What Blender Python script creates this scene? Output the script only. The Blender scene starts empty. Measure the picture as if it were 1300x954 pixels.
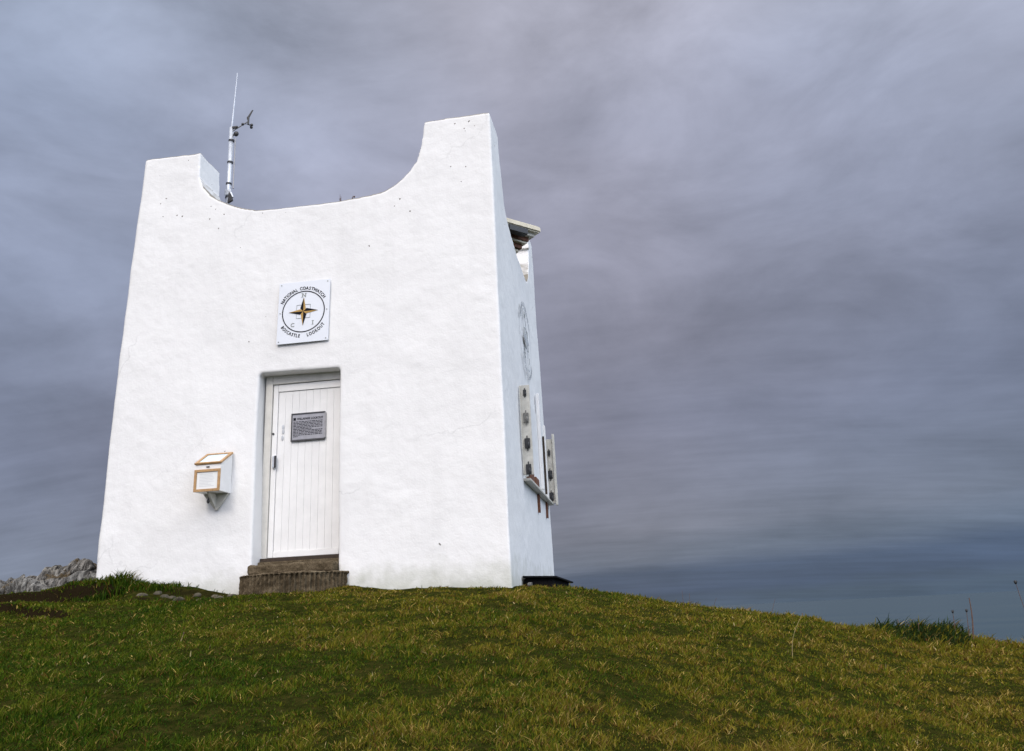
import bpy, bmesh, math, random
import numpy as np
from mathutils import Vector, Matrix
PI = math.pi
R = math.radians
random.seed(7)
rng = np.random.default_rng(11)
S = bpy.context.scene
C = S.collection

# ------------------------------------------------------------------ camera (eye at the origin)
F = 1083.0
roll = 0.050
th = math.atan(350 * math.cos(roll) / F)
az = math.atan((809 - 650) * math.cos(roll) * math.cos(th) / F)
fw = Vector((-math.sin(az) * math.cos(th), math.cos(az) * math.cos(th), math.sin(th)))
rt0 = Vector((math.cos(az), math.sin(az), 0)); up0 = rt0.cross(fw)
rt = rt0 * math.cos(roll) - up0 * math.sin(roll)
up = rt0 * math.sin(roll) + up0 * math.cos(roll)
cd = bpy.data.cameras.new('camera'); cam = bpy.data.objects.new('camera', cd); C.objects.link(cam)
cam.matrix_world = Matrix(((rt.x, up.x, -fw.x, 0), (rt.y, up.y, -fw.y, 0), (rt.z, up.z, -fw.z, 0), (0, 0, 0, 1)))
cd.sensor_fit = 'HORIZONTAL'; cd.sensor_width = 36; cd.lens = 36 * F / 1300
cd.shift_y = -45 / 1300; cd.clip_start = 0.05; cd.clip_end = 600000
S.camera = cam
S.view_settings.view_transform = 'Standard'; S.view_settings.look = 'None'
S.view_settings.exposure = 0.0; S.view_settings.gamma = 1.0

# ------------------------------------------------------------------ helpers
def tag(o, label=None, cat=None, group=None, kind=None):
    if label: o['label'] = label
    if cat: o['category'] = cat
    if group: o['group'] = group
    if kind: o['kind'] = kind
    return o
def empty(name, loc, label, cat, group=None):
    o = bpy.data.objects.new(name, None); C.objects.link(o); o.location = loc; o.empty_display_size = .1
    return tag(o, label, cat, group)
def obj(name, bm, mat, parent=None, smooth=False):
    bmesh.ops.recalc_face_normals(bm, faces=bm.faces)
    me = bpy.data.meshes.new(name); bm.to_mesh(me); bm.free()
    o = bpy.data.objects.new(name, me); C.objects.link(o)
    me.materials.append(mat)
    if smooth:
        for p in me.polygons: p.use_smooth = True
    if parent:
        o.parent = parent
        bpy.context.view_layer.update()
        o.matrix_parent_inverse = parent.matrix_world.inverted()
    return o
def box(bm, x0, x1, y0, y1, z0, z1, bev=0.0):
    vs = [bm.verts.new(p) for p in ((x0,y0,z0),(x1,y0,z0),(x1,y1,z0),(x0,y1,z0),(x0,y0,z1),(x1,y0,z1),(x1,y1,z1),(x0,y1,z1))]
    fs = [bm.faces.new([vs[i] for i in q]) for q in ((0,3,2,1),(4,5,6,7),(0,1,5,4),(1,2,6,5),(2,3,7,6),(3,0,4,7))]
    if bev:
        es = list({e for f in fs for e in f.edges})
        bmesh.ops.bevel(bm, geom=es, offset=bev, segments=2, affect='EDGES', profile=.5)
    return vs
def BM(): return bmesh.new()
def boxo(name, dims, mat, parent=None, bev=0.0):
    b = BM(); box(b, *dims, bev); return obj(name, b, mat, parent)
def prism(bm, pts, axis, a0, a1):
    """pts: 2D outline. axis 'y': pts are (x,z); 'x': pts are (y,z); 'z': pts are (x,y)"""
    def P(p, a):
        return {'y': (p[0], a, p[1]), 'x': (a, p[0], p[1]), 'z': (p[0], p[1], a)}[axis]
    A = [bm.verts.new(P(p, a0)) for p in pts]; B = [bm.verts.new(P(p, a1)) for p in pts]
    n = len(pts)
    bm.faces.new(A); bm.faces.new(B[::-1])
    for i in range(n): bm.faces.new((A[i], B[i], B[(i+1) % n], A[(i+1) % n]))
def tube(bm, p0, p1, r0, r1=None, n=10, caps=True):
    r1 = r0 if r1 is None else r1
    p0, p1 = Vector(p0), Vector(p1); d = (p1 - p0).normalized()
    u = d.orthogonal().normalized(); v = d.cross(u)
    ra = [bm.verts.new(p0 + r0 * (u * math.cos(2*PI*i/n) + v * math.sin(2*PI*i/n))) for i in range(n)]
    rb = [bm.verts.new(p1 + r1 * (u * math.cos(2*PI*i/n) + v * math.sin(2*PI*i/n))) for i in range(n)]
    for i in range(n): bm.faces.new((ra[i], ra[(i+1) % n], rb[(i+1) % n], rb[i]))
    if caps: bm.faces.new(ra[::-1]); bm.faces.new(rb)
def ball(bm, c, r, sc=(1,1,1), sub=2):
    m = Matrix.Translation(c) @ Matrix.Diagonal((r*sc[0], r*sc[1], r*sc[2], 1))
    bmesh.ops.create_icosphere(bm, subdivisions=sub, radius=1, matrix=m)

# value noise, vectorised
_perm = rng.random((256, 256))
def vnoise(x, y, seed=0):
    x = np.asarray(x, float) + seed * 17.31; y = np.asarray(y, float) + seed * 9.77
    xi = np.floor(x).astype(int); yi = np.floor(y).astype(int); fx = x - xi; fy = y - yi
    fx = fx*fx*(3-2*fx); fy = fy*fy*(3-2*fy)
    g = lambda a, b: _perm[a % 256, b % 256]
    return (g(xi,yi)*(1-fx)+g(xi+1,yi)*fx)*(1-fy)+(g(xi,yi+1)*(1-fx)+g(xi+1,yi+1)*fx)*fy
def fbm(x, y, seed=0, o=4):
    s = 0; a = .5; k = 1
    for i in range(o): s = s + a * (vnoise(np.asarray(x)*k, np.asarray(y)*k, seed+i*3)-.5); a *= .5; k *= 2.03
    return s

# ------------------------------------------------------------------ materials
def mat(name):
    m = bpy.data.materials.new(name); m.use_nodes = True
    nt = m.node_tree; b = nt.nodes['Principled BSDF']
    return m, nt, b
def N(nt, t, **kw):
    n = nt.nodes.new(t)
    for k, v in kw.items():
        if k in n.inputs.keys(): n.inputs[k].default_value = v
        else: setattr(n, k, v)
    return n
def ramp(nt, fac, stops, interp='LINEAR'):
    r = nt.nodes.new('ShaderNodeValToRGB'); r.color_ramp.interpolation = interp
    e = r.color_ramp.elements
    while len(e) < len(stops): e.new(.5)
    for i, (p, c) in enumerate(stops):
        e[i].position = p; e[i].color = (*c, 1) if len(c) == 3 else c
    nt.links.new(fac, r.inputs['Fac']); return r
def g3(v): return (v, v, v)
def plain(name, col, rough=.6, var=.15, scale=12, bump=0.0, metal=0.0, bscale=60):
    m, nt, b = mat(name); L = nt.links.new
    tc = N(nt, 'ShaderNodeTexCoord'); n = N(nt, 'ShaderNodeTexNoise', Scale=scale, Detail=6.0, Roughness=.6)
    L(tc.outputs['Object'], n.inputs['Vector'])
    lo = tuple(c*(1-var) for c in col); hi = tuple(min(1, c*(1+var)) for c in col)
    r = ramp(nt, n.outputs['Fac'], [(.3, lo), (.7, hi)])
    L(r.outputs['Color'], b.inputs['Base Color'])
    b.inputs['Roughness'].default_value = rough; b.inputs['Metallic'].default_value = metal
    if bump:
        n2 = N(nt, 'ShaderNodeTexNoise', Scale=bscale, Detail=4.0); L(tc.outputs['Object'], n2.inputs['Vector'])
        bp = N(nt, 'ShaderNodeBump', Strength=.6, Distance=bump); L(n2.outputs['Fac'], bp.inputs['Height']); L(bp.outputs['Normal'], b.inputs['Normal'])
    return m

def wall_material():
    m, nt, b = mat('white_painted_roughcast'); L = nt.links.new
    tc = N(nt, 'ShaderNodeTexCoord'); o = tc.outputs['Object']
    # base colour: white masonry paint, faint grime clouds, rare pits with the stone showing
    n1 = N(nt, 'ShaderNodeTexNoise', Scale=1.3, Detail=7.0, Roughness=.62); L(o, n1.inputs['Vector'])
    r1 = ramp(nt, n1.outputs['Fac'], [(.28, (.735, .73, .72)), (.45, (.765, .76, .75)), (.8, (.785, .78, .77))])
    # soft vertical rain streaks
    mp = N(nt, 'ShaderNodeMapping'); mp.inputs['Scale'].default_value = (7, 7, .5); L(o, mp.inputs['Vector'])
    n2 = N(nt, 'ShaderNodeTexNoise', Scale=1.0, Detail=5.0, Roughness=.6); L(mp.outputs[0], n2.inputs['Vector'])
    r2 = ramp(nt, n2.outputs['Fac'], [(.34, g3(.965)), (.5, g3(1.0))])
    mx = N(nt, 'ShaderNodeMix', data_type='RGBA', blend_type='MULTIPLY'); mx.inputs[0].default_value = .8
    L(r1.outputs[0], mx.inputs[6]); L(r2.outputs[0], mx.inputs[7])
    # pits: sparse small cells
    nd = N(nt, 'ShaderNodeTexNoise', Scale=30.0, Detail=2.0); L(o, nd.inputs['Vector'])
    ma = N(nt, 'ShaderNodeMix', data_type='VECTOR'); ma.inputs[0].default_value = .03
    L(o, ma.inputs[4]); L(nd.outputs['Color'], ma.inputs[5])
    v = N(nt, 'ShaderNodeTexVoronoi', Scale=17.0); L(ma.outputs[1], v.inputs['Vector'])
    near = N(nt, 'ShaderNodeMath', operation='LESS_THAN'); near.inputs[1].default_value = .16; L(v.outputs['Distance'], near.inputs[0])
    sep = N(nt, 'ShaderNodeSeparateColor'); L(v.outputs['Color'], sep.inputs[0])
    # more pits along the parapet
    sz = N(nt, 'ShaderNodeSeparateXYZ'); L(o, sz.inputs[0])
    mr = N(nt, 'ShaderNodeMapRange'); L(sz.outputs['Z'], mr.inputs['Value'])
    mr.inputs['From Min'].default_value = 4.3; mr.inputs['From Max'].default_value = 4.75
    mr.inputs['To Min'].default_value = .9935; mr.inputs['To Max'].default_value = .95
    ncl = N(nt, 'ShaderNodeTexNoise', Scale=2.6, Detail=2.0); L(o, ncl.inputs['Vector'])
    cl = N(nt, 'ShaderNodeMapRange'); L(ncl.outputs['Fac'], cl.inputs['Value']); cl.inputs['From Min'].default_value = .45; cl.inputs['From Max'].default_value = .68; cl.inputs['To Min'].default_value = .06; cl.inputs['To Max'].default_value = -.22
    clz = N(nt, 'ShaderNodeMapRange'); L(sz.outputs['Z'], clz.inputs['Value']); clz.inputs['From Min'].default_value = 4.2; clz.inputs['From Max'].default_value = 4.7
    clm = N(nt, 'ShaderNodeMath', operation='MULTIPLY_ADD'); L(cl.outputs[0], clm.inputs[0]); L(clz.outputs[0], clm.inputs[1]); L(mr.outputs[0], clm.inputs[2])
    sel = N(nt, 'ShaderNodeMath', operation='GREATER_THAN'); L(sep.outputs[0], sel.inputs[0]); L(clm.outputs[0], sel.inputs[1])
    pit = N(nt, 'ShaderNodeMath', operation='MULTIPLY'); L(near.outputs[0], pit.inputs[0]); L(sel.outputs[0], pit.inputs[1])
    mx2 = N(nt, 'ShaderNodeMix', data_type='RGBA'); L(pit.outputs[0], mx2.inputs[0]); L(mx.outputs[2], mx2.inputs[6]); mx2.inputs[7].default_value = (.16, .14, .12, 1)
    # hairline cracks
    nw = N(nt, 'ShaderNodeTexNoise', Scale=3.0, Detail=5.0); L(o, nw.inputs['Vector'])
    mb = N(nt, 'ShaderNodeMix', data_type='VECTOR'); mb.inputs[0].default_value = .35; L(o, mb.inputs[4]); L(nw.outputs['Color'], mb.inputs[5])
    vc = N(nt, 'ShaderNodeTexVoronoi', Scale=.8, feature='DISTANCE_TO_EDGE'); L(mb.outputs[1], vc.inputs['Vector'])
    rc = ramp(nt, vc.outputs['Distance'], [(0.0, g3(.80)), (.006, g3(1.0))])
    mx3 = N(nt, 'ShaderNodeMix', data_type='RGBA', blend_type='MULTIPLY')
    nm = N(nt, 'ShaderNodeTexNoise', Scale=.9); L(o, nm.inputs['Vector']); rm = ramp(nt, nm.outputs['Fac'], [(.5, g3(0)), (.62, g3(.8))]); L(rm.outputs[0], mx3.inputs[0])
    L(mx2.outputs[2], mx3.inputs[6]); L(rc.outputs[0], mx3.inputs[7])
    # weathered, unpainted tops (upward faces) and a mossy splash zone at the foot
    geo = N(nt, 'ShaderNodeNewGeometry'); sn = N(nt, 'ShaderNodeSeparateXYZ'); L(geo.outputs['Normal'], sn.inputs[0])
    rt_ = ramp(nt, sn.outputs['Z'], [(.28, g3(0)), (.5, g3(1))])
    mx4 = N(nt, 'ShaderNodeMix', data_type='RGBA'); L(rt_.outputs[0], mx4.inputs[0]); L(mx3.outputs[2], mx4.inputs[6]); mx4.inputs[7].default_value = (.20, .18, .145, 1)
    ns = N(nt, 'ShaderNodeTexNoise', Scale=6.0, Detail=5.0); L(o, ns.inputs['Vector'])
    ad = N(nt, 'ShaderNodeMath', operation='MULTIPLY_ADD'); L(ns.outputs['Fac'], ad.inputs[0]); ad.inputs[1].default_value = -.5; L(sz.outputs['Z'], ad.inputs[2])
    rf = ramp(nt, ad.outputs[0], [(.04, g3(.75)), (.34, g3(0))])
    mx5 = N(nt, 'ShaderNodeMix', data_type='RGBA'); L(rf.outputs[0], mx5.inputs[0]); L(mx4.outputs[2], mx5.inputs[6]); mx5.inputs[7].default_value = (.42, .43, .36, 1)
    L(mx5.outputs[2], b.inputs['Base Color'])
    b.inputs['Roughness'].default_value = .75; b.inputs['Specular IOR Level'].default_value = .3
    # relief: roughcast grain, trowel lumps, pits
    g1 = N(nt, 'ShaderNodeTexNoise', Scale=55.0, Detail=5.0, Roughness=.6); L(o, g1.inputs['Vector'])
    g2 = N(nt, 'ShaderNodeTexNoise', Scale=9.0, Detail=4.0, Roughness=.55); L(o, g2.inputs['Vector'])
    b1 = N(nt, 'ShaderNodeBump', Strength=.5, Distance=.004); L(g1.outputs['Fac'], b1.inputs['Height'])
    b2 = N(nt, 'ShaderNodeBump', Strength=.45, Distance=.012); L(g2.outputs['Fac'], b2.inputs['Height']); L(b1.outputs[0], b2.inputs['Normal'])
    b3 = N(nt, 'ShaderNodeBump', Strength=1.0, Distance=.01, invert=True); L(pit.outputs[0], b3.inputs['Height']); L(b2.outputs[0], b3.inputs['Normal'])
    L(b3.outputs[0], b.inputs['Normal'])
    return m
M_wall = wall_material()
M_white = plain('white_gloss_paint', (.79, .785, .77), .45, .05, 6, .0015)
M_frame = plain('off_white_paint', (.60, .585, .54), .5, .10, 8, .001)
M_cream = plain('cream_paint', (.60, .55, .43), .5, .15, 10, .001)
M_board = plain('weathered_white_board', (.54, .52, .46), .6, .16, 14, .001)
M_wood = plain('varnished_wood', (.42, .25, .11), .5, .25, 25, .001)
M_darkwood = plain('dark_stained_wood', (.035, .022, .013), .8, .4, 30, .002)
M_rust = plain('rusty_brown', (.14, .055, .028), .75, .5, 30, .002)
M_black = plain('black_iron', (.02, .02, .022), .5, .4, 40, .001)
M_plastic = plain('black_timber', (.006, .006, .007), .8, .5, 20, .002); M_plastic.node_tree.nodes['Principled BSDF'].inputs['Specular IOR Level'].default_value = .08
M_signw = plain('white_enamel', (.68, .71, .76), .35, .03, 8)
M_ink = plain('black_ink', (.012, .012, .016), .9, .1, 8); M_ink.node_tree.nodes['Principled BSDF'].inputs['Specular IOR Level'].default_value = .1
M_grey = plain('thin_grey_ink', (.22, .24, .23), .5, .1, 8)
M_gold = plain('gold_paint', (.40, .24, .06), .7, .15, 20)
M_pale = plain('faded_outline_paint', (.46, .48, .50), .7, .3, 30)
M_steel = plain('galvanised_steel', (.50, .53, .58), .4, .15, 20, metal=.35)
M_plaque = plain('pewter_plaque', (.33, .33, .36), .4, .12, 20, metal=.2)
M_plframe = plain('dull_grey_moulding', (.30, .30, .31), .45, .15, 30, metal=.3)
M_plframe_d = plain('dark_grey_moulding', (.05, .05, .055), .5, .2, 30)
M_paper = plain('white_paper_notice', (.78, .79, .78), .6, .03, 6)
M_blueglass = plain('clear_cover_sheet', (.55, .66, .74), .12, .06, 6)
M_roof = plain('roof_felt', (.09, .09, .09), .85, .3, 8, .004)
M_dry = plain('dry_stem', (.10, .055, .04), .8, .3, 40)
M_drystraw = plain('straw_stem', (.33, .25, .12), .8, .3, 40)

def granite():
    m, nt, b = mat('tooled_granite'); L = nt.links.new
    tc = N(nt, 'ShaderNodeTexCoord'); o = tc.outputs['Object']
    n = N(nt, 'ShaderNodeTexNoise', Scale=7.0, Detail=10.0, Roughness=.75); L(o, n.inputs['Vector'])
    r = ramp(nt, n.outputs['Fac'], [(.30, (.050, .038, .022)), (.5, (.105, .080, .050)), (.72, (.20, .16, .105))])
    n2 = N(nt, 'ShaderNodeTexNoise', Scale=120.0, Detail=3.0); L(o, n2.inputs['Vector'])
    r2 = ramp(nt, n2.outputs['Fac'], [(.35, g3(.55)), (.65, g3(1.25))])
    mx = N(nt, 'ShaderNodeMix', data_type='RGBA', blend_type='MULTIPLY'); mx.inputs[0].default_value = 1
    L(r.outputs[0], mx.inputs[6]); L(r2.outputs[0], mx.inputs[7]); L(mx.outputs[2], b.inputs['Base Color'])
    b.inputs['Roughness'].default_value = 1.0; b.inputs['Specular IOR Level'].default_value = .05
    bp = N(nt, 'ShaderNodeBump', Strength=.8, Distance=.012); L(n.outputs['Fac'], bp.inputs['Height'])
    bq = N(nt, 'ShaderNodeBump', Strength=.6, Distance=.004); L(n2.outputs['Fac'], bq.inputs['Height']); L(bp.outputs[0], bq.inputs['Normal']); L(bq.outputs[0], b.inputs['Normal'])
    return m
M_granite = granite()

def slate():
    m, nt, b = mat('lichened_slate'); L = nt.links.new
    tc = N(nt, 'ShaderNodeTexCoord'); o = tc.outputs['Object']
    mp = N(nt, 'ShaderNodeMapping'); mp.inputs['Rotation'].default_value = (0, R(-38), R(20)); mp.inputs['Scale'].default_value = (30, 11, 6); L(o, mp.inputs['Vector'])
    w = N(nt, 'ShaderNodeTexNoise', Scale=1.0, Detail=8.0, Roughness=.7, Distortion=.6); L(mp.outputs[0], w.inputs['Vector'])
    r = ramp(nt, w.outputs['Fac'], [(.32, (.010, .008, .007)), (.44, (.06, .055, .048)), (.56, (.21, .20, .18)), (.72, (.44, .42, .38))])
    n = N(nt, 'ShaderNodeTexNoise', Scale=5.0, Detail=6.0, Roughness=.65); L(o, n.inputs['Vector'])
    rl = ramp(nt, n.outputs['Fac'], [(.58, g3(0)), (.64, g3(.8))])
    mx = N(nt, 'ShaderNodeMix', data_type='RGBA'); L(rl.outputs[0], mx.inputs[0]); L(r.outputs[0], mx.inputs[6]); mx.inputs[7].default_value = (.36, .34, .29, 1)
    n3 = N(nt, 'ShaderNodeTexNoise', Scale=4.0, Detail=7.0, Roughness=.7); n3.inputs['Vector'].default_value = (0,0,0)
    mp3 = N(nt, 'ShaderNodeMapping'); mp3.inputs['Location'].default_value = (3, 5, 2); L(o, mp3.inputs['Vector']); L(mp3.outputs[0], n3.inputs['Vector'])
    rm = ramp(nt, n3.outputs['Fac'], [(.55, g3(0)), (.60, g3(.9))])
    mx2 = N(nt, 'ShaderNodeMix', data_type='RGBA'); L(rm.outputs[0], mx2.inputs[0]); L(mx.outputs[2], mx2.inputs[6]); mx2.inputs[7].default_value = (.085, .055, .016, 1)
    L(mx2.outputs[2], b.inputs['Base Color']); b.inputs['Roughness'].default_value = .85
    bp = N(nt, 'ShaderNodeBump', Strength=1.0, Distance=.04); L(w.outputs['Fac'], bp.inputs['Height'])
    bq = N(nt, 'ShaderNodeBump', Strength=.6, Distance=.02); L(n.outputs['Fac'], bq.inputs['Height']); L(bp.outputs[0], bq.inputs['Normal']); L(bq.outputs[0], b.inputs['Normal'])
    return m
M_slate = slate()

# ------------------------------------------------------------------ terrain
T_S = np.array([-3, -1.4, -.8, -.65, -.487, -.35, -.154, -.088, -.021, .105, .146, .225, .301, .376, .6, 1.2, 3])
S_S = np.array([.05, .052, .049, .046, .041, .038, .032, .024, .013, -.005, -.013, -.032, -.052, -.059, -.085, -.15, -.3])
def sstep(a, b, x):
    t = np.clip((x-a)/(b-a), 0, 1); return t*t*(3-2*t)
def ledges(x, y):
    """two eroded turf ledges left of the building, and one in front of its wall"""
    t = x / np.maximum(y, .5)
    w1 = fbm(x*1.7, y*1.7, 5) * .25
    l1 = 8.25 + w1 + (t + .72) * 1.0; l2 = 7.55 + w1 * 1.3 - (t + .8) * 4.0; l3 = 8.0 + .12*fbm(x*3, y*3, 9)
    m1 = sstep(-.615, -.66, t); m2 = sstep(-.68, -.73, t)
    m3 = sstep(-.655, -.62, t) * sstep(-.53, -.575, t)
    return (l1, m1, .11), (l2, m2, .08), (l3, m3, .035)
def height(x, y, detail=True):
    x = np.asarray(x, float); y = np.asarray(y, float)
    yy = np.maximum(y, .3)
    t = x / yy
    s = np.interp(t, T_S, S_S)
    left = sstep(-.02, -.12, t)
    yc = 9.3 * (1 - left) + 8.6 * left
    zc = s * yc
    u = np.clip(yy / yc, 0, 1)
    z = -.95 + (zc + .95) * (1.06*u - .06*u*u)
    # beyond the crest
    d = np.maximum(yy - yc, 0)
    zr = zc + s*0 - .02*d - .05*d*d
    zl = zc + .02*np.minimum(d, 4.5) - .06*np.maximum(d-4.5, 0)**2
    z = np.where(yy > yc, zl*left + zr*(1-left), z)
    # behind and far to the sides: a broad cliff top falling away to the sea
    rr = np.hypot(x, y-4)
    z = np.where(yy <= .31, -.95 + .02*y, z)
    z = z - .012*np.maximum(-x-9, 0)**2 - .004*np.maximum(x-7, 0)**2
    z = np.maximum(z, -6 - 1.6*np.maximum(rr-14, 0))
    z = np.where(rr > 14, np.maximum(z, -95), z)
    if detail:
        near = sstep(30, 14, rr)
        z = z + near*(.16*fbm(x*.55, y*.55, 1, 3) + .09*fbm(x*2.3, y*2.3, 2, 3)) * sstep(.0, 3.0, np.abs(y)) 
        if True:
            for (l, m, h) in ledges(x, y):
                z = z + m * (h * sstep(-.035, .035, y-l) - h*.5*sstep(-1.2, 0, y-l) - h*.5*sstep(0., 1.2, y-l)) 
            # the dark gully under the wall left of the doorstep
            g = np.exp(-((x+4.25)/.40)**2) * sstep(8.28, 8.42, y)*sstep(9.2, 9.0, y)
            z = z - .07*g
            z = z + .075*sstep(8.14, 8.36, y)*sstep(9.4, 9.0, y)*sstep(-4.0, -4.35, x)*sstep(-6.25, -5.9, x) + .03*sstep(7.5, 8.0, y)*sstep(9.4, 9.0, y)*sstep(-4.4, -4.0, x)*sstep(-2.6, -3.0, x)
            # mounds on the right-hand skyline
            for (mx_, my_, mh, mr_) in ((2.74, 9.2, .15, .24), (2.3, 9.3, .07, .18), (3.9, 9.3, .02, .3)):
                z = z + mh*np.exp(-(((x-mx_)/mr_)**2 + ((y-my_)/(mr_*1.2))**2))
    return z

def grid_mesh(name, xs, ys, fn, m):
    X, Y = np.meshgrid(xs, ys); Z = fn(X, Y); nx, ny = len(xs), len(ys)
    co = np.stack([X, Y, Z], -1).reshape(-1, 3).astype(np.float32)
    idx = np.arange(nx*ny).reshape(ny, nx)
    q = np.stack([idx[:-1, :-1], idx[:-1, 1:], idx[1:, 1:], idx[1:, :-1]], -1).reshape(-1, 4).astype(np.int32)
    me = bpy.data.meshes.new(name); me.vertices.add(len(co)); me.vertices.foreach_set('co', co.ravel())
    me.loops.add(q.size); me.loops.foreach_set('vertex_index', q.ravel())
    me.polygons.add(len(q)); me.polygons.foreach_set('loop_start', np.arange(0, q.size, 4, dtype=np.int32))
    me.polygons.foreach_set('use_smooth', np.ones(len(q), bool))
    me.update(); me.validate()
    o = bpy.data.objects.new(name, me); C.objects.link(o); me.materials.append(m); return o
def soil():
    m, nt, b = mat('turf_soil'); L = nt.links.new
    tc = N(nt, 'ShaderNodeTexCoord'); o = tc.outputs['Object']
    n = N(nt, 'ShaderNodeTexNoise', Scale=14.0, Detail=9.0, Roughness=.7); L(o, n.inputs['Vector'])
    r = ramp(nt, n.outputs['Fac'], [(.3, (.008, .009, .002)), (.5, (.022, .024, .005)), (.7, (.050, .040, .010))])
    geo = N(nt, 'ShaderNodeNewGeometry'); sn = N(nt, 'ShaderNodeSeparateXYZ'); L(geo.outputs['True Normal'], sn.inputs[0])
    rs = ramp(nt, sn.outputs['Z'], [(.72, g3(1)), (.9, g3(0))])
    mx = N(nt, 'ShaderNodeMix', data_type='RGBA'); L(rs.outputs[0], mx.inputs[0]); L(r.outputs[0], mx.inputs[6]); mx.inputs[7].default_value = (.014, .010, .005, 1)
    L(mx.outputs[2], b.inputs['Base Color']); b.inputs['Roughness'].default_value = 1.0; b.inputs['Specular IOR Level'].default_value = 0.0
    bp = N(nt, 'ShaderNodeBump', Strength=1.0, Distance=.03); L(n.outputs['Fac'], bp.inputs['Height']); L(bp.outputs[0], b.inputs['Normal'])
    return m
def spaced(vals):
    out = [vals[0][0]]
    for a, b_, st in vals:
        n = max(1, int(round((b_-a)/st)))
        out += list(a + (b_-a)*(np.arange(1, n+1)/n))
    return np.array(out)
xs = spaced([(-160, -40, 8), (-40, -12, 1), (-12, 6, .05), (6, 14, .4), (14, 40, 1.5), (40, 160, 8)])
ys = spaced([(-160, -30, 8), (-30, -2, 1), (-2, 3, .25), (3, 7, .08), (7, 10.5, .03), (10.5, 16, .12), (16, 40, 1.2), (40, 160, 8)])
hill = tag(grid_mesh('ground', xs, ys, height, soil()), 'rounded grassy cliff top rising to the white building', None, None, 'structure')

# sea
def water():
    m, nt, b = mat('sea_water'); L = nt.links.new
    b.inputs['Base Color'].default_value = (.035, .060, .066, 1); b.inputs['Roughness'].default_value = .22
    b.inputs['Specular IOR Level'].default_value = .02
    tc = N(nt, 'ShaderNodeTexCoord')
    mp = N(nt, 'ShaderNodeMapping'); mp.inputs['Scale'].default_value = (.02, .05, .05); L(tc.outputs['Object'], mp.inputs['Vector'])
    n = N(nt, 'ShaderNodeTexNoise', Scale=1.0, Detail=8.0, Roughness=.7); L(mp.outputs[0], n.inputs['Vector'])
    bp = N(nt, 'ShaderNodeBump', Strength=.3, Distance=2.0); L(n.outputs['Fac'], bp.inputs['Height']); L(bp.outputs[0], b.inputs['Normal'])
    mp2 = N(nt, 'ShaderNodeMapping'); mp2.inputs['Scale'].default_value = (.0006, .003, 1); L(tc.outputs['Object'], mp2.inputs['Vector'])
    n2 = N(nt, 'ShaderNodeTexNoise', Scale=1.0, Detail=5.0); L(mp2.outputs[0], n2.inputs['Vector'])
    r = ramp(nt, n2.outputs['Fac'], [(.35, (.026, .048, .060)), (.65, (.038, .060, .068))]); L(r.outputs[0], b.inputs['Base Color'])
    return m
bmS = BM(); bmesh.ops.create_circle(bmS, cap_ends=True, radius=250000, segments=96, matrix=Matrix.Translation((0, 0, -90)))
sea = tag(obj('sea', bmS, water()), 'open grey green sea below the cliff', None, None, 'structure')

# ------------------------------------------------------------------ the lookout building
XL, XR, YF, YB = -5.74, -1.305, 8.5, 12.5
def fy(z): return .0437 * (z - .28)
def unbat(y, z):
    k = fy(z) / 4; return (y - k*12.5) / (1 - k)
SW = [(-5.0, 5.675), (-4.975, 5.32), (-4.92, 5.18), (-4.80, 5.05), (-4.69, 4.97), (-4.59, 4.92), (-4.48, 4.86), (-4.36, 4.81), (-4.23, 4.77), (-3.88, 4.755), (-3.19, 4.76), (-2.9, 4.77),
      (-2.71, 4.795), (-2.60, 4.825), (-2.50, 4.87), (-2.38, 4.955), (-2.28, 5.06), (-2.21, 5.17), (-2.16, 5.35), (-2.135, 5.53), (-2.118, 5.715)]
lookout = empty('lookout_building', (-3.52, 10.5, .3), 'square white painted coastguard lookout with horned corners on the hilltop', 'building')
bw = BM()
front = [(XL, -.5), (XL, 5.675)] + SW + [(XR-.02, 5.728), (XR, -.5), (-3.072, -.5), (-3.090, 2.675), (-4.020, 2.690), (-4.002, -.5)]
prism(bw, front, 'y', YF, YF+.56)
back = [(XL, -.5), (XL, 5.64)] + [(x, z-.1) for x, z in SW] + [(XR, 5.64), (XR, -.5)]
prism(bw, back, 'y', YB-.56, YB)
side = [(YF, -.5), (YF, 5.725)] + [(unbat(y, z), z) for y, z in [(9.31, 5.71), (9.33, 5.38), (9.42, 5.12), (9.55, 4.93), (9.75, 4.78), (10.0, 4.70), (10.35, 4.64), (11.0, 4.60), (11.4, 4.60),
        (11.62, 4.68), (11.80, 4.85), (11.92, 5.1), (11.98, 5.35), (12.0, 5.63)]] + [(YB, 5.63), (YB, -.5)]
prism(bw, side, 'x', XR-.56, XR)
prism(bw, [(p[0], min(p[1], 5.675)) for p in side], 'x', XL, XL+.56)
wall = obj('wall', bw, M_wall, lookout)
def apply_remesh(o, vox):
    md = o.modifiers.new('r', 'REMESH'); md.mode = 'VOXEL'; md.voxel_size = vox; md.use_smooth_shade = True
    sm = o.modifiers.new('s', 'SMOOTH'); sm.factor = .5; sm.iterations = 1
    dg = bpy.context.evaluated_depsgraph_get(); dg.update()
    me = bpy.data.meshes.new_from_object(o.evaluated_get(dg)); o.modifiers.clear()
    old = o.data; o.data = me; bpy.data.meshes.remove(old)
    return me
bpy.context.view_layer.update()
me = apply_remesh(wall, .018)
if not me.materials: me.materials.append(M_wall)
nV = len(me.vertices); co = np.empty(nV*3, np.float32); me.vertices.foreach_get('co', co); co = co.reshape(-1, 3).astype(float)
nr = np.empty(nV*3, np.float32); me.vertices.foreach_get('normal', nr); nr = nr.reshape(-1, 3)
xx, yy_, zz = co.T
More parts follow.
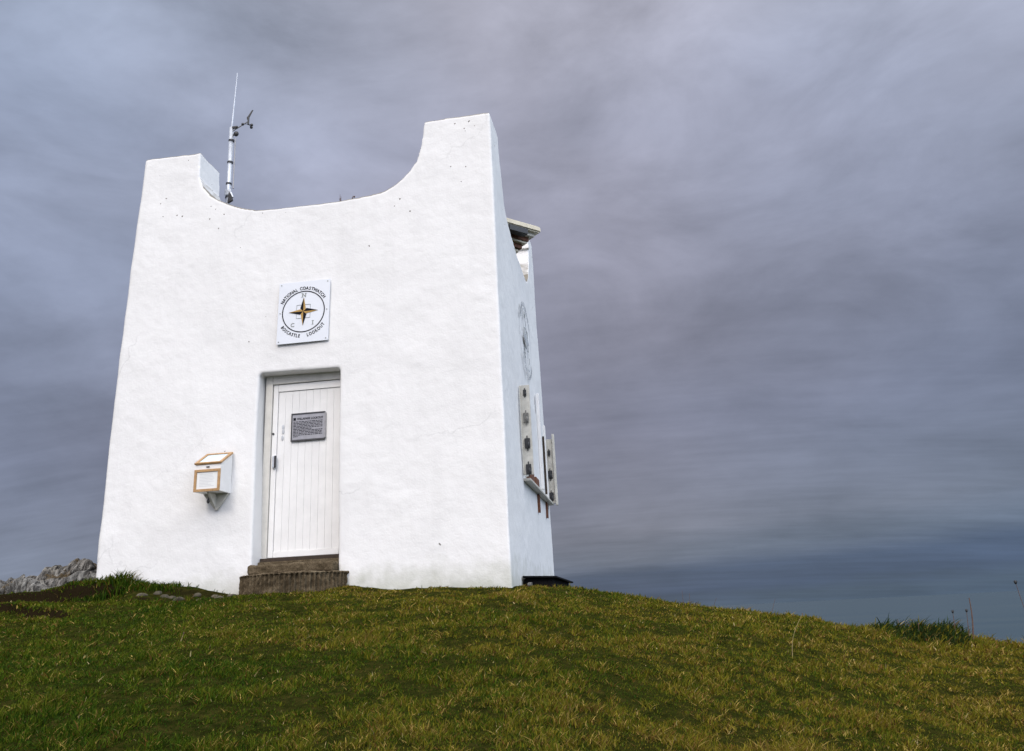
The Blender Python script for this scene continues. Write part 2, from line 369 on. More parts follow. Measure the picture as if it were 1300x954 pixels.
# hand trowelled unevenness, in the plane of each face
h = .034*fbm(xx*.9+yy_*.8, zz*.9, 21, 3) + .010*fbm(xx*3+yy_*2.7, zz*3.3, 22, 3) + .0035*fbm(xx*15+yy_*14, zz*16, 23, 2)
h = h + .010*np.clip(fbm(xx*2.1+yy_*2, zz*2.6, 26, 2)-.17, 0, 1)*3
h = h + np.where((nr[:, 2] > .25) & (zz > 4), .022*fbm(xx*6+yy_*5, zz*4, 27, 4), 0)
inside = (xx > -4.05) & (xx < -3.04) & (zz < 2.72) & (yy_ > 8.52) & (yy_ < 9.2)
h = np.where(inside, h*.4, h)
co = co + nr * h[:, None]
xx, yy_, zz = co.T
wy = np.clip((12.5-yy_)/4, 0, 1)
co[:, 1] = yy_ + fy(zz)*wy
wx = np.clip((xx-XL)/(XR-XL), 0, 1)
bulge = np.interp(zz, [-.5, .5, 2.0, 3.5, 5.7], [.03, .02, -.035, -.035, -.015])
co[:, 0] = xx - .0085*(zz-.28)*wx + bulge*(1-wx)
me.vertices.foreach_set('co', co.astype(np.float32).ravel())
me.polygons.foreach_set('use_smooth', np.ones(len(me.polygons), bool)); me.update()

# roof: felt deck behind the parapets with pointed eaves that break out over the right wall
b = BM(); box(b, -5.16, -1.90, 9.25, 11.93, 4.40, 4.50)
obj('roof', b, M_roof, lookout)
ev = bpy.data.objects['roof']
def eave(z0, z1, inset, m, name='eave_board', bev=0.0):
    bx_ = -1.01 - inset*1.41
    c = 10.72
    reach = (bx_ + 2.1)
    pts = [(-2.1, c-reach*1.02), (bx_, c), (-2.1, c+reach*1.02)]
    b = BM(); prism(b, pts, 'z', z0, z1)
    if bev: bmesh.ops.bevel(b, geom=list(b.edges), offset=bev, segments=3, affect='EDGES')
    return obj(name, b, m, ev)
eave(5.005, 5.095, 0.0, M_cream, 'fascia', .02)
eave(4.955, 5.003, .07, M_board, 'soffit')
eave(4.895, 4.953, .13, M_rust, 'beam')
eave(4.865, 4.893, .15, M_cream, 'batten')
eave(4.80, 4.863, .20, M_rust, 'beam')
eave(4.745, 4.798, .23, M_cream, 'batten', .012)
b = BM(); box(b, -1.5, -1.19, 10.45, 10.56, 4.91, 4.985); bmesh.ops.rotate(b, verts=b.verts, cent=(-1.25, 10.5, 4.95), matrix=Matrix.Rotation(R(45), 3, 'Z'))
obj('eave_gap_shade', b, M_black, ev)  # shade of the gap under the fascia, made as a black block
# white coping board on the rear horn of the right wall
boxo('coping', (-1.88, -1.335, 11.93, 11.99, 5.34, 5.40), M_white, lookout, .008)

# door
YD = 8.795
door = boxo('door', (-3.945, -3.115, YD, YD+.045, .70, 2.585), M_white, lookout)
# tongue-and-groove boards, part of the leaf
b = BM(); n = 9; w = (3.885-3.165)/n
for i in range(n):
    box(b, -3.885+i*w+.0006, -3.885+(i+1)*w-.0006, YD-.010, YD-.001, .76, 2.50, .0022)
obj('panel_boards', b, M_white, door)
b = BM(); box(b, -3.945, -3.889, YD-.022, YD-.001, .70, 2.585, .003); box(b, -3.161, -3.115, YD-.022, YD-.001, .70, 2.585, .003)
box(b, -3.887, -3.163, YD-.022, YD-.001, 2.505, 2.585, .003); box(b, -3.887, -3.163, YD-.022, YD-.001, .70, .758, .003)
obj('stile', b, M_white, door)
hd = boxo('handle', (-3.925, -3.878, YD-.05, YD-.022, 1.645, 1.785), M_steel, door, .012)
boxo('latch_plate', (-3.896, -3.872, YD-.062, YD-.050, 1.650, 1.780), M_black, door, .004)
b = BM(); tube(b, (-3.93, YD-.03, 2.03), (-3.93, YD-.02, 2.03), .012); obj('keyhole', b, M_black, door)
b = BM()
for zz_ in (2.05, 2.10, 1.98): ball(b, (-3.83+.01*(zz_*37 % 1), YD-.015, zz_), .018, (.8, .2, 1.6))
obj('scuff_mark', b, plain('bare_primer', (.50, .52, .55), .6, .1, 30), door)
df = None
b = BM(); box(b, -4.03, -3.950, 8.752, 8.86, .60, 2.70, .004); box(b, -3.110, -3.04, 8.752, 8.86, .60, 2.70, .004); box(b, -3.948, -3.112, 8.752, 8.86, 2.590, 2.70, .004)
obj('door_frame', b, M_frame, lookout)
boxo('threshold', (-3.995, -3.075, 8.70, 8.87, .655, .692), M_darkwood, lookout, .004)
# blocking inside the doorway below the sill
boxo('sill_stone', (-3.998, -3.074, 8.66, 9.0, .30, .653), M_granite, lookout, .006)

# window on the right wall, with open shutters
XW = -1.318
win = boxo('window', (XW-.04, XW+.008, 10.053, 12.177, 1.56, 2.62), M_white, lookout)
boxo('jamb', (XW-.05, XW+.035, 9.98, 10.05, 1.56, 2.62), M_white, win, .004)
boxo('jamb', (XW-.05, XW+.035, 12.18, 12.25, 1.52, 2.62), M_white, win, .004)
boxo('mullion', (XW+.01, XW+.055, 11.46, 11.54, 1.60, 2.92), M_white, win, .004)
boxo('mullion', (XW+.01, XW+.035, 11.98, 12.03, 1.60, 2.42), M_darkwood, win, .002)
boxo('window_sill', (XW-.03, XW+.085, 9.84, 12.36, 1.480, 1.512), M_board, win, .008)
b = BM()
b.free()
for y in (10.1, 10.6): boxo('rusty_bracket', (XW-.02, XW+.06, y, y+.30, 1.517, 1.64), M_rust, win, .01)
for y, zl in ((11.0, 1.24), (11.9, 1.26)):
    boxo('sill_bracket', (XW-.03, XW+.040, y, y+.05, zl, 1.473), M_rust, win, .004)
def shutter(y, x1, z0, z1, n, slab):
    sh = boxo('shutter', (XW+.005, x1, y, y+.028, z0, z1), M_board, win, .003)
    cx_ = (XW+x1)/2 + .008
    hgt = (z1-z0)
    for i in range(n):
        z = z1 - hgt*(.09 + i*.285) if n == 4 else z1 - hgt*(.22+i*.34)
        b = BM(); s = 1 if i else .6
        tube(b, (cx_, y-.012, z-.09*s), (cx_, y-.012, z+.09*s), .007)
        box(b, cx_-.032*s, cx_+.032*s, y-.020, y-.002, z-.060*s, z+.060*s, .006)
        ball(b, (cx_+.012, y-.026, z-.02), .024*s, (.7, .8, 1.5))
        obj('hinge', b, M_black if (i != 1 or n != 4) else M_frame_d, sh)
    b = BM(); box(b, XW+.006, XW+.022, y-.012, y-.002, z0+.01, z1-.01, .002); obj('edge_strip', b, M_board, sh)
    return sh
M_frame_d = plain('greyed_iron', (.16, .155, .14), .6, .3, 30)
shutter(9.80, -1.190, 1.545, 2.615, 4, 0)
shutter(12.28, -1.205, 1.50, 2.43, 3, 0)
boxo('shutter', (-1.200, -1.165, 12.25, 12.31, 1.47, 2.50), M_board, win, .006)

# compass emblem geometry: drawn in a local plane (u right, v up), then mapped
def text_mesh(s, size, bm, M, shear=0.0):
    cu = bpy.data.curves.new('t', 'FONT'); cu.body = s; cu.size = size; cu.align_x = 'CENTER'; cu.align_y = 'BOTTOM_BASELINE'
    cu.extrude = .0015; cu.resolution_u = 3; cu.offset = size*.022
    o = bpy.data.objects.new('t', cu); C.objects.link(o)
    dg = bpy.context.evaluated_depsgraph_get(); dg.update()
    m = bpy.data.meshes.new_from_object(o.evaluated_get(dg)); m.transform(M); bm.from_mesh(m)
    bpy.data.objects.remove(o); bpy.data.curves.remove(cu); bpy.data.meshes.remove(m)
def adv(ch, size):
    return size * {'I': .30, ' ': .30, 'W': .88, 'M': .85, 'O': .76, 'C': .70, 'N': .72, 'A': .66, 'L': .56, 'T': .60, 'S': .64, 'E': .62, 'B': .67, 'U': .70, 'K': .66, 'H': .72}.get(ch, .66)
def arc_text(bm, s, r, size, mid, top=True, track=1.12):
    ws = [adv(c, size)*track for c in s]; tot = sum(ws); a = -tot/2
    for c, w_ in zip(s, ws):
        m_ = a + w_/2; a += w_
        if c == ' ': continue
        if top:
            ang = mid - m_/r
            M = Matrix.Translation((r*math.cos(ang), r*math.sin(ang), 0)) @ Matrix.Rotation(ang-PI/2, 4, 'Z') @ Matrix.Diagonal((.86, 1, 1, 1))
        else:
            ang = mid + m_/r
            M = Matrix.Translation((r*math.cos(ang), r*math.sin(ang), 0)) @ Matrix.Rotation(ang+PI/2, 4, 'Z') @ Matrix.Diagonal((.76, 1, 1, 1))
        text_mesh(c, size, bm, M)
def ring(bm, r0, r1, n=96, d=.0015):
    for i in range(n):
        a, c = 2*PI*i/n, 2*PI*(i+1)/n
        q = [(r0*math.cos(a), r0*math.sin(a)), (r1*math.cos(a), r1*math.sin(a)), (r1*math.cos(c), r1*math.sin(c)), (r0*math.cos(c), r0*math.sin(c))]
        prism(bm, q, 'z', 0, d)
def emblem(parent, MM, R0, full=True, ink=None):
    """R0 = ring radius; MM maps the local emblem plane to the world"""
    ink = ink or M_ink
    def put(name, b, m):
        bmesh.ops.transform(b, matrix=MM, verts=b.verts); return obj(name, b, m, parent)
    b = BM(); ring(b, R0*.955, R0*1.0); put('ring', b, ink)
    b = BM(); arc_text(b, 'NATIONAL', R0*1.06, R0*.215, R(131), True, .86); put('lettering', b, ink)
    b = BM(); arc_text(b, 'COASTWATCH', R0*1.06, R0*.215, R(66), True, .88); put('lettering', b, ink)
    b = BM(); arc_text(b, 'BOSCASTLE', R0*1.235, R0*.215, R(239), False, .90); put('lettering', b, ink)
    b = BM(); arc_text(b, 'LOOKOUT', R0*1.235, R0*.215, R(303), False, .98); put('lettering', b, ink)
    # four-pointed star, dark and gold facets
    Lp, k = R0*.68, R0*.17
    bd, bg = BM(), BM()
    for i in range(4):
        a = PI/2*i; tip = (Lp*math.cos(a), Lp*math.sin(a))
        for sgn, bb in ((1, bd), (-1, bg)):
            q = a + sgn*PI/4; kk = k*(1.25 if sgn > 0 else .95); c_ = (kk*math.cos(q), kk*math.sin(q))
            pts = [(0, 0), tip, c_]
            prism(bb, pts, 'z', 0, .003)
    put('dark_star_facet', bd, ink)
    put('gold_star_facet', bg, M_gold if full else ink)
    b = BM()
    for i in range(4):
        a = PI/4 + PI/2*i; d = R0*.36
        tip = Vector((d*1.25*math.cos(a), d*1.25*math.sin(a), .001))
        for sg in (1, -1):
            q = Vector((R0*.33*math.cos(a+sg*.55), R0*.33*math.sin(a+sg*.55), .001))
            i_ = Vector((R0*.15*math.cos(a+sg*.5), R0*.15*math.sin(a+sg*.5), .001))
            tube(b, tip, q, R0*.008, n=5); tube(b, q, i_, R0*.008, n=5)
    put('small_star_outline', b, M_grey)
    for ch, u, v in (('N', 0, .70), ('C', -.48, -.70), ('I', .46, -.66)):
        b = BM(); text_mesh(ch, R0*.26, b, Matrix.Translation((R0*u, R0*v, 0)))
        for du, dv in {'N': ((-.085, 0), (.085, .18), (-.085, .18)), 'I': ((0, 0), (0, .18)), 'C': ()}[ch]:
            box(b, R0*(u+du-.05), R0*(u+du+.05), R0*(v+dv-.009), R0*(v+dv+.009), .0016, .0022)
        put('initial', b, M_grey)

# front sign (leans back with the wall)
sgn = empty('compass_sign', (-3.555, 8.62, 3.37), 'white square compass emblem sign screwed above the door', 'sign')
lean = math.atan(.0437)
def front_frame(x, z, off):
    c = Vector((x, YF + fy(z) - off, z)); u = Vector((1, 0, 0)); v = Vector((0, math.sin(lean), math.cos(lean))); n_ = u.cross(v)
    return Matrix(((u.x, v.x, n_.x, c.x), (u.y, v.y, n_.y, c.y), (u.z, v.z, n_.z, c.z), (0, 0, 0, 1)))
MF = front_frame(-3.555, 3.372, .030)
b = BM(); box(b, -.302, .302, -.372, .372, -.012, 0, .002); bmesh.ops.transform(b, matrix=MF, verts=b.verts); obj('board', b, M_signw, sgn)
emblem(sgn, MF @ Matrix.Translation((0, .0, .0012)), .252)
for u in (-.275, .275):
    for v in (-.345, 0, .345):
        b = BM(); tube(b, (u, v, .001), (u, v, .004), .007, n=8)
        bmesh.ops.transform(b, matrix=MF, verts=b.verts); obj('screw', b, M_grey, sgn)
# faded emblem painted on the right wall
lr = .0085
c_ = Vector((XR-.0085*3.2+.030, 10.70, 3.47)); u = Vector((0, 1, 0)); v = Vector((-lr, 0, 1)).normalized(); n_ = u.cross(v)
MR = Matrix(((u.x, v.x, n_.x, c_.x), (u.y, v.y, n_.y, c_.y), (u.z, v.z, n_.z, c_.z), (0, 0, 0, 1)))
em = empty('painted_compass_emblem', (c_.x, c_.y, 3.0), 'large faded compass emblem drawn on the right wall', 'sign')
emblem(em, MR, .43, False, M_pale)

# plaque on the door
pl = empty('plaque', (-3.53, YD-.03, 1.94), 'grey engraved information plaque on the white door', 'plaque')
Y0 = YD-.016
boxo('plate', (-3.713, -3.347, Y0-.010, Y0, 1.945, 2.225), M_plaque, pl)
boxo('frame_top', (-3.725, -3.335, Y0-.018, Y0, 2.226, 2.240), M_plframe_d, pl, .002)
boxo('frame_bottom', (-3.725, -3.335, Y0-.018, Y0, 1.926, 1.944), M_plframe_d, pl, .002)
boxo('frame_side', (-3.725, -3.714, Y0-.018, Y0, 1.9445, 2.2255), M_plframe_d, pl, .002)
boxo('frame_side', (-3.346, -3.326, Y0-.018, Y0, 1.9445, 2.2255), M_plframe, pl, .002)
MP = Matrix(((1,0,0,-3.53), (0,0,-1,Y0-.0105), (0,1,0,2.085), (0,0,0,1)))
b = BM(); box(b, -.170, -.142, .074, .104, 0, .002)
bmesh.ops.transform(b, matrix=MP, verts=b.verts); lg = obj('castle_emblem', b, M_ink, pl)
b = BM(); text_mesh('WILLAPARK LOOKOUT', .0345, b, Matrix.Translation((.022, .078, 0)) @ Matrix.Diagonal((.82, 1, 1, 1))); 
for v_ in b.verts: pass
bmesh.ops.transform(b, matrix=MP, verts=b.verts); obj('lettering', b, M_ink, pl)
rr_ = random.Random(3)
for i in range(11):
    b = BM()
    v = .058 - i*.0165; u = -.170; end = .165 if i not in (5, 10) else (.04 if i == 5 else -.115)
    while u < end:
        w_ = rr_.uniform(.012, .045); w_ = min(w_, end-u)
        if w_ > .005: box(b, u, u+w_, v-.0036, v+.0036, 0, .0015)
        u += w_ + .0065
    bmesh.ops.transform(b, matrix=MP, verts=b.verts); obj('worn_text_line', b, M_ink, pl)

# leaflet box
lb = empty('leaflet_box', (-4.43, 8.45, 1.21), 'small white wooden leaflet box with slanted lid on the wall left of the door', 'box')
b = BM()
ylz = [(8.30, 1.375), (8.30, 1.660), (8.545, 1.800), (8.545, 1.375)]
prism(b, ylz, 'x', -4.562, -4.282); obj('case', b, M_white, lb)
def frame_on(name, M, u0, u1, v0, v1, w_, d, parent, m):
    b = BM(); box(b, u0, u1, v1-w_, v1, 0, d, .001); box(b, u0, u1, v0, v0+w_, 0, d, .001)
    box(b, u0, u0+w_, v0+w_+.0005, v1-w_-.0005, 0, d, .001); box(b, u1-w_, u1, v0+w_+.0005, v1-w_-.0005, 0, d, .001)
    bmesh.ops.transform(b, matrix=M, verts=b.verts); return obj(name, b, m, parent)
MB_ = Matrix(((1,0,0,-4.422), (0,0,-1,8.299), (0,1,0,1.49), (0,0,0,1)))
frame_on('notice_frame', MB_, -.143, .143, -.118, .112, .026, .016, lb, M_wood)
b = BM(); box(b, -.115, .115, -.090, .085, 0, .006); bmesh.ops.transform(b, matrix=MB_, verts=b.verts); pp = obj('notice', b, M_paper, lb)
b = BM(); r5 = random.Random(5)
for i in range(9):
    v = .062-i*.0155; box(b, -.085, -.085+r5.uniform(.1, .168), v-.0022, v+.0022, .0062, .0068)
bmesh.ops.transform(b, matrix=MB_, verts=b.verts); obj('faint_text_line', b, plain('faint_print', (.60, .60, .61), .6, .05), pp)
al = math.atan2(.14, .245)
MLd = Matrix.Translation((-4.422, 8.30, 1.661)) @ Matrix.Rotation(al, 4, 'X')
Ls = math.hypot(.14, .245)
frame_on('lid', MLd, -.150, .150, -.012, Ls, .030, .018, lb, M_wood)
b = BM(); box(b, -.118, .118, .02, Ls-.032, .001, .010); bmesh.ops.transform(b, matrix=MLd, verts=b.verts); obj('cover_sheet', b, M_blueglass, lb)
boxo('hasp', (-4.44, -4.405, 8.288, 8.299, 1.622, 1.633), M_black, lb, .002)
b = BM(); prism(b, [(-4.565, 1.373), (-4.425, 1.205), (-4.405, 1.205), (-4.285, 1.373)], 'y', 8.50, 8.535)
obj('backboard', b, M_board, lb)
b = BM(); prism(b, [(8.33, 1.372), (8.34, 1.35), (8.499, 1.22), (8.499, 1.372)], 'x', -4.435, -4.415); obj('bracket', b, M_board, lb)
b = BM(); tube(b, (-4.44, 8.40, 1.372), (-4.45, 8.40, 1.29), .006); ball(b, (-4.452, 8.40, 1.285), .02, (.8, .6, 1.2)); obj('hook', b, M_black, lb)

# door steps
def half_round():
    b = BM(); n = 150; cx_, cy_, r = -3.52, 8.62, .58
    lv = [(0.20, .985), (.23, 1.0), (.255, 1.0), (.28, 1.0), (.305, 1.0), (.33, 1.0), (.355, 1.0), (.38, 1.0), (.405, 1.0), (.43, 1.0), (.455, 1.0), (.478, .998), (.497, .988), (.506, .955)]
    rings = []
    for z, k in lv:
        row = []
        for i in range(n+1):
            a = PI + PI*i/n
            # squarish half round plan
            ca, sa = math.cos(a), math.sin(a); e = 1.0
            px = cx_ + r*k*math.copysign(abs(ca)**e, ca); py = cy_ + (r*k*.98)*math.copysign(abs(sa)**.8, sa)
            flute = (.5+.5*math.sin(i*2*PI/4.3)) * .040*random.uniform(.7, 1.3) + .014*random.random()
            if z > .24 and z < .48: px += -flute*ca; py += -flute*sa
            row.append(b.verts.new((px, py, z + .006*random.uniform(-1, 1))))
        rings.append(row)
    for j in range(len(lv)-1):
        for i in range(n): b.faces.new((rings[j][i], rings[j][i+1], rings[j+1][i+1], rings[j+1][i]))
    for j in range(len(lv)-1): b.faces.new((rings[j][n], rings[j][0], rings[j+1][0], rings[j+1][n]))
    b.faces.new(rings[-1]); b.faces.new(rings[0][::-1])
    return b
st = obj('doorstep', half_round(), M_granite)
tag(st, 'half round fluted stone step lying on the turf below the door', 'step')
def roughen(o, vox, a_):
    bpy.context.view_layer.update()
    m_ = apply_remesh(o, vox)
    if not m_.materials: m_.materials.append(M_granite)
    nv = len(m_.vertices); co = np.empty(nv*3, np.float32); m_.vertices.foreach_get('co', co); co = co.reshape(-1, 3).astype(float)
    no = np.empty(nv*3, np.float32); m_.vertices.foreach_get('normal', no); no = no.reshape(-1, 3)
    co = co + no*(a_*(fbm(co[:, 0]*9+co[:, 1]*7, co[:, 2]*14, 61, 3) + .8*fbm(co[:, 0]*45, co[:, 2]*45+co[:, 1]*40, 62, 2)))[:, None]
    m_.vertices.foreach_set('co', co.astype(np.float32).ravel()); m_.update()
roughen(st, .008, .014)
b = BM(); box(b, -3.995, -3.08, 8.40, 8.655, .505, .612, .02); up_ = obj('doorstep', b, M_granite)
tag(up_, 'narrow flat stone slab step on top of the fluted stone in the doorway', 'step'); roughen(up_, .010, .018)

# mast with aerial and wind instruments
ms = empty('weather_mast', (-4.93, 9.44, 4.5), 'galvanised mast with whip aerial behind the left horn of the parapet', 'mast')
px, py = -4.975, 9.44
b = BM(); tube(b, (px+.0, py, 4.5), (px-.02, py, 6.45), .034, .030, 14); obj('pole', b, M_steel, ms, True)
b = BM(); tube(b, (px+.058, py-.01, 5.52), (px+.048, py-.01, 6.27), .009, n=8); obj('conduit', b, M_plframe, ms)
b = BM(); tube(b, (px-.02, py, 6.45), (px+.015, py, 7.31), .012, .006, 8); obj('whip_aerial', b, M_steel, ms)
for z in (6.25, 5.92, 5.60, 5.40):
    b = BM(); tube(b, (px-.012, py, z-.012), (px-.012, py, z+.012), .038, n=14); obj('band_clamp', b, M_black, ms)
b = BM(); ball(b, (px+.06, py-.02, 6.335), .035, (1, .8, 1.1)); box(b, px, px+.05, py-.01, py+.01, 6.33, 6.345); obj('junction_box', b, M_black, ms)
b = BM(); box(b, px+.0, px+.075, py-.03, py, 6.43, 6.452); obj('arm_clamp', b, M_black, ms)
b = BM(); tube(b, (px, py, 6.40), (px+.225, py-.02, 6.505), .007, n=8); arm = obj('instrument_arm', b, M_plframe, ms)
ax, ay, azz = px+.225, py-.02, 6.505
b = BM(); tube(b, (ax, ay, azz-.05), (ax, ay, azz+.075), .013, n=10)
tube(b, (ax, ay, azz-.04), (ax-.055, ay-.03, azz-.055), .004, n=6); tube(b, (ax, ay, azz-.04), (ax+.055, ay-.02, azz-.075), .004, n=6); tube(b, (ax, ay, azz-.04), (ax+.01, ay+.07, azz-.05), .004, n=6)
for q in ((-.062, -.03, -.055), (.06, -.02, -.078), (.01, .075, -.05)): ball(b, (ax+q[0], ay+q[1], azz+q[2]), .021, (1, .8, 1))
obj('cup_anemometer', b, M_black, ms)
b = BM(); prism(b, [(ax-.02, azz+.03), (ax+.01, azz+.055), (ax+.062, azz+.165), (ax+.045, azz+.165), (ax-.005, azz+.085), (ax-.025, azz+.06)], 'y', ay-.004, ay+.004); obj('wind_vane', b, M_black, ms)
b = BM(); prism(b, [(px+.01, 5.30), (px+.075, 5.33), (px+.06, 5.40), (px+.02, 5.47)], 'y', py-.05, py-.02); obj('stay_bracket', b, M_black, ms)
b = BM(); tube(b, (px+.02, py-.03, 5.50), (px+.07, py-.03, 5.38), .012, n=8); box(b, px-.045, px+.045, py-.045, py-.03, 5.42, 5.50, .004); obj('foot_clamp', b, M_steel, ms)

# low black lidded box by the right wall
tr = empty('storage_box', (-1.12, 10.1, .2), 'low black lidded box on the grass against the right wall', 'box')
zb = .20
boxo('body', (-1.285, -.985, 9.22, 11.10, zb, .365), M_plastic, tr, .006)
b = BM(); box(b, -1.295, -.935, 9.17, 11.20, .372, .392, .005)
for v in b.verts: v.co.z -= (v.co.x+1.3)*.05
obj('lid', b, M_plastic, tr)
b = BM(); tube(b, (-1.24, 9.20, .30), (-1.20, 9.19, .30), .025); obj('catch', b, M_frame_d, tr)
b = BM(); box(b, -.93, -.72, 10.6, 11.2, .20, .262, .01)
tag(obj('pale_slab', b, M_slate), 'flat grey stone slab on the turf just right of the black box', 'stone')

# sprigs growing on the parapet
def sprig(x, z, h_, label):
    b = BM(); y = YF + fy(z) + .1
    for k in range(6):
        a = random.uniform(-.5, .5); tube(b, (x+random.uniform(-.01, .01), y, z-.03), (x+a*h_*.25, y+random.uniform(-.02, .02), z+h_*random.uniform(.5, 1)), .0035, .0015, 5)
    if h_ < .1: ball(b, (x+.02, y, z+h_*.8), .012)
    tag(obj('weed_sprig', b, M_dry), label, 'plant')
sprig(-3.21, 4.785, .115, 'taller dry weed sprig growing on the low middle of the parapet')
sprig(-3.06, 4.785, .07, 'shorter bent weed sprig on the parapet toward the right horn')

# ------------------------------------------------------------------ rocks
from mathutils import noise as mnoise
def rock(name, parts, label, cat='rock', group=None, vox=.02, amp=.05, m=None, strat=True):
    b = BM(); rr = random.Random(hash(label) % 1000 if False else sum(map(ord, label)) + len(parts))
    for (cx_, cy_, cz_, sx, sy, sz, tilt) in parts:
        t_ = BM()
        for _ in range(26):
            p = Vector((rr.uniform(-1, 1), rr.uniform(-1, 1), rr.uniform(-1, 1)))
            p = p / max(abs(p.x), abs(p.y), abs(p.z)) * rr.uniform(.8, 1)
            t_.verts.new((p.x*sx, p.y*sy, p.z*sz))
        bmesh.ops.convex_hull(t_, input=t_.verts)
        bmesh.ops.delete(t_, geom=[v for v in t_.verts if not v.link_faces], context='VERTS')
        bmesh.ops.transform(t_, matrix=Matrix.Translation((cx_, cy_, cz_)) @ Matrix.Rotation(tilt, 4, 'Y') @ Matrix.Rotation(rr.uniform(-.3, .3), 4, 'Z'), verts=t_.verts)
        tm = bpy.data.meshes.new('t'); t_.to_mesh(tm); t_.free(); b.from_mesh(tm); bpy.data.meshes.remove(tm)
    o = obj(name, b, m or M_slate)
    bpy.context.view_layer.update()
    me_ = apply_remesh(o, vox)
    if not me_.materials: me_.materials.append(m or M_slate)
    dirv = Vector((math.cos(R(35)), .25, -math.sin(R(35)))).normalized()
    nv = len(me_.vertices); co = np.empty(nv*3, np.float32); me_.vertices.foreach_get('co', co); co = co.reshape(-1, 3).astype(float)
    no = np.empty(nv*3, np.float32); me_.vertices.foreach_get('normal', no); no = no.reshape(-1, 3)
    s1 = co @ np.array([dirv.x, dirv.y, dirv.z]); s2 = co @ np.array([.5, .3, .8])
    ph = s1*13 + 2.5*fbm(s2*1.8, co[:, 1]*1.8, 41, 3) + 1.5*vnoise(s2*4, s1*2, 44)
    amp_k = .5 + vnoise(np.floor(ph), np.floor(s2*3), 42)      # each slab stands proud by its own amount
    saw = (ph - np.floor(ph))
    q = np.where(saw < .82, saw*.5, .41 - (saw-.82)*4.0) * amp_k
    q2 = fbm(co[:, 0]*5 + co[:, 2]*3, co[:, 1]*5 - co[:, 2]*4, 43, 5)
    msk = sstep(.35, .65, vnoise(co[:, 0]*1.7, co[:, 2]*2+co[:, 1], 45))
    q3 = -np.abs(fbm(s1*6, s2*2.5, 46, 4))*1.6 + .25
    dd = amp*((q*msk*.6 if strat else 0) + 1.7*q2 + q3)
    co = co + no*dd[:, None]
    me_.vertices.foreach_set('co', co.astype(np.float32).ravel())
    for p in me_.polygons: p.use_smooth = False
    return tag(o, label, cat, group)
rock('rock_outcrop', [(-8.6, 9.7, .30, .55, .6, .24, -.1), (-7.85, 9.55, .34, .40, .5, .28, -.15), (-7.45, 9.6, .44, .22, .4, .20, -.6), (-7.15, 9.65, .44, .30, .45, .26, -.35), (-6.82, 9.6, .52, .20, .4, .24, -.5),
     (-6.58, 9.55, .60, .19, .3, .24, -.2), (-6.42, 9.6, .56, .12, .25, .26, .2), (-6.20, 9.7, .50, .2, .3, .26, 0), (-6.85, 9.3, .44, .45, .3, .16, -.3), (-7.6, 9.25, .32, .5, .3, .16, -.1), (-7.2, 9.2, .30, .2, .2, .16, .5), (-9.6, 10, .28, .7, .6, .2, 0)],
     'jagged grey slate outcrop on the skyline left of the building', vox=.014, amp=.10)
for i, (x, y, dz, s_, lab) in enumerate([(-6.05, 8.62, .07, .15, 'small pointed pale rock in the turf below the outcrop'), (-5.80, 8.62, .05, .12, 'small flat pale rock in the turf nearest the corner of the building'),
                     (-6.62, 8.62, .05, .22, 'low wide grey rock half sunk in turf below the outcrop'), (-6.95, 8.5, .03, .2, 'low grey rock in the turf at the left edge')]):
    z = float(height(x, y)); rock('rock', [(x, y, z+dz, s_*1.1, s_, s_*.55, -.3), (x+s_*.7, y, z+dz-.02, s_*.7, s_*.7, s_*.4, .2)], lab, vox=.014, amp=.02)
M_stone = plain('dull_paving_stone', (.085, .076, .056), 1.0, .5, 18, .004); M_stone.node_tree.nodes['Principled BSDF'].inputs['Specular IOR Level'].default_value = .05
for i in range(10):
    x = -4.92 + i*.100 + random.uniform(-.03, .03); y = 8.13 + random.uniform(-.06, .06) + (.05 if i % 2 else -.03)
    s_ = random.uniform(.034, .052)
    z = float(height(x, y))
    rock('paving_stone', [(x, y, z-.002, s_*1.1, s_, .022, random.uniform(-.15, .15))], 'flat grey stone in the row set in turf between the wall and the fluted step', 'stone',
         'flat stones set in the turf', vox=.008, amp=.01, m=M_stone)

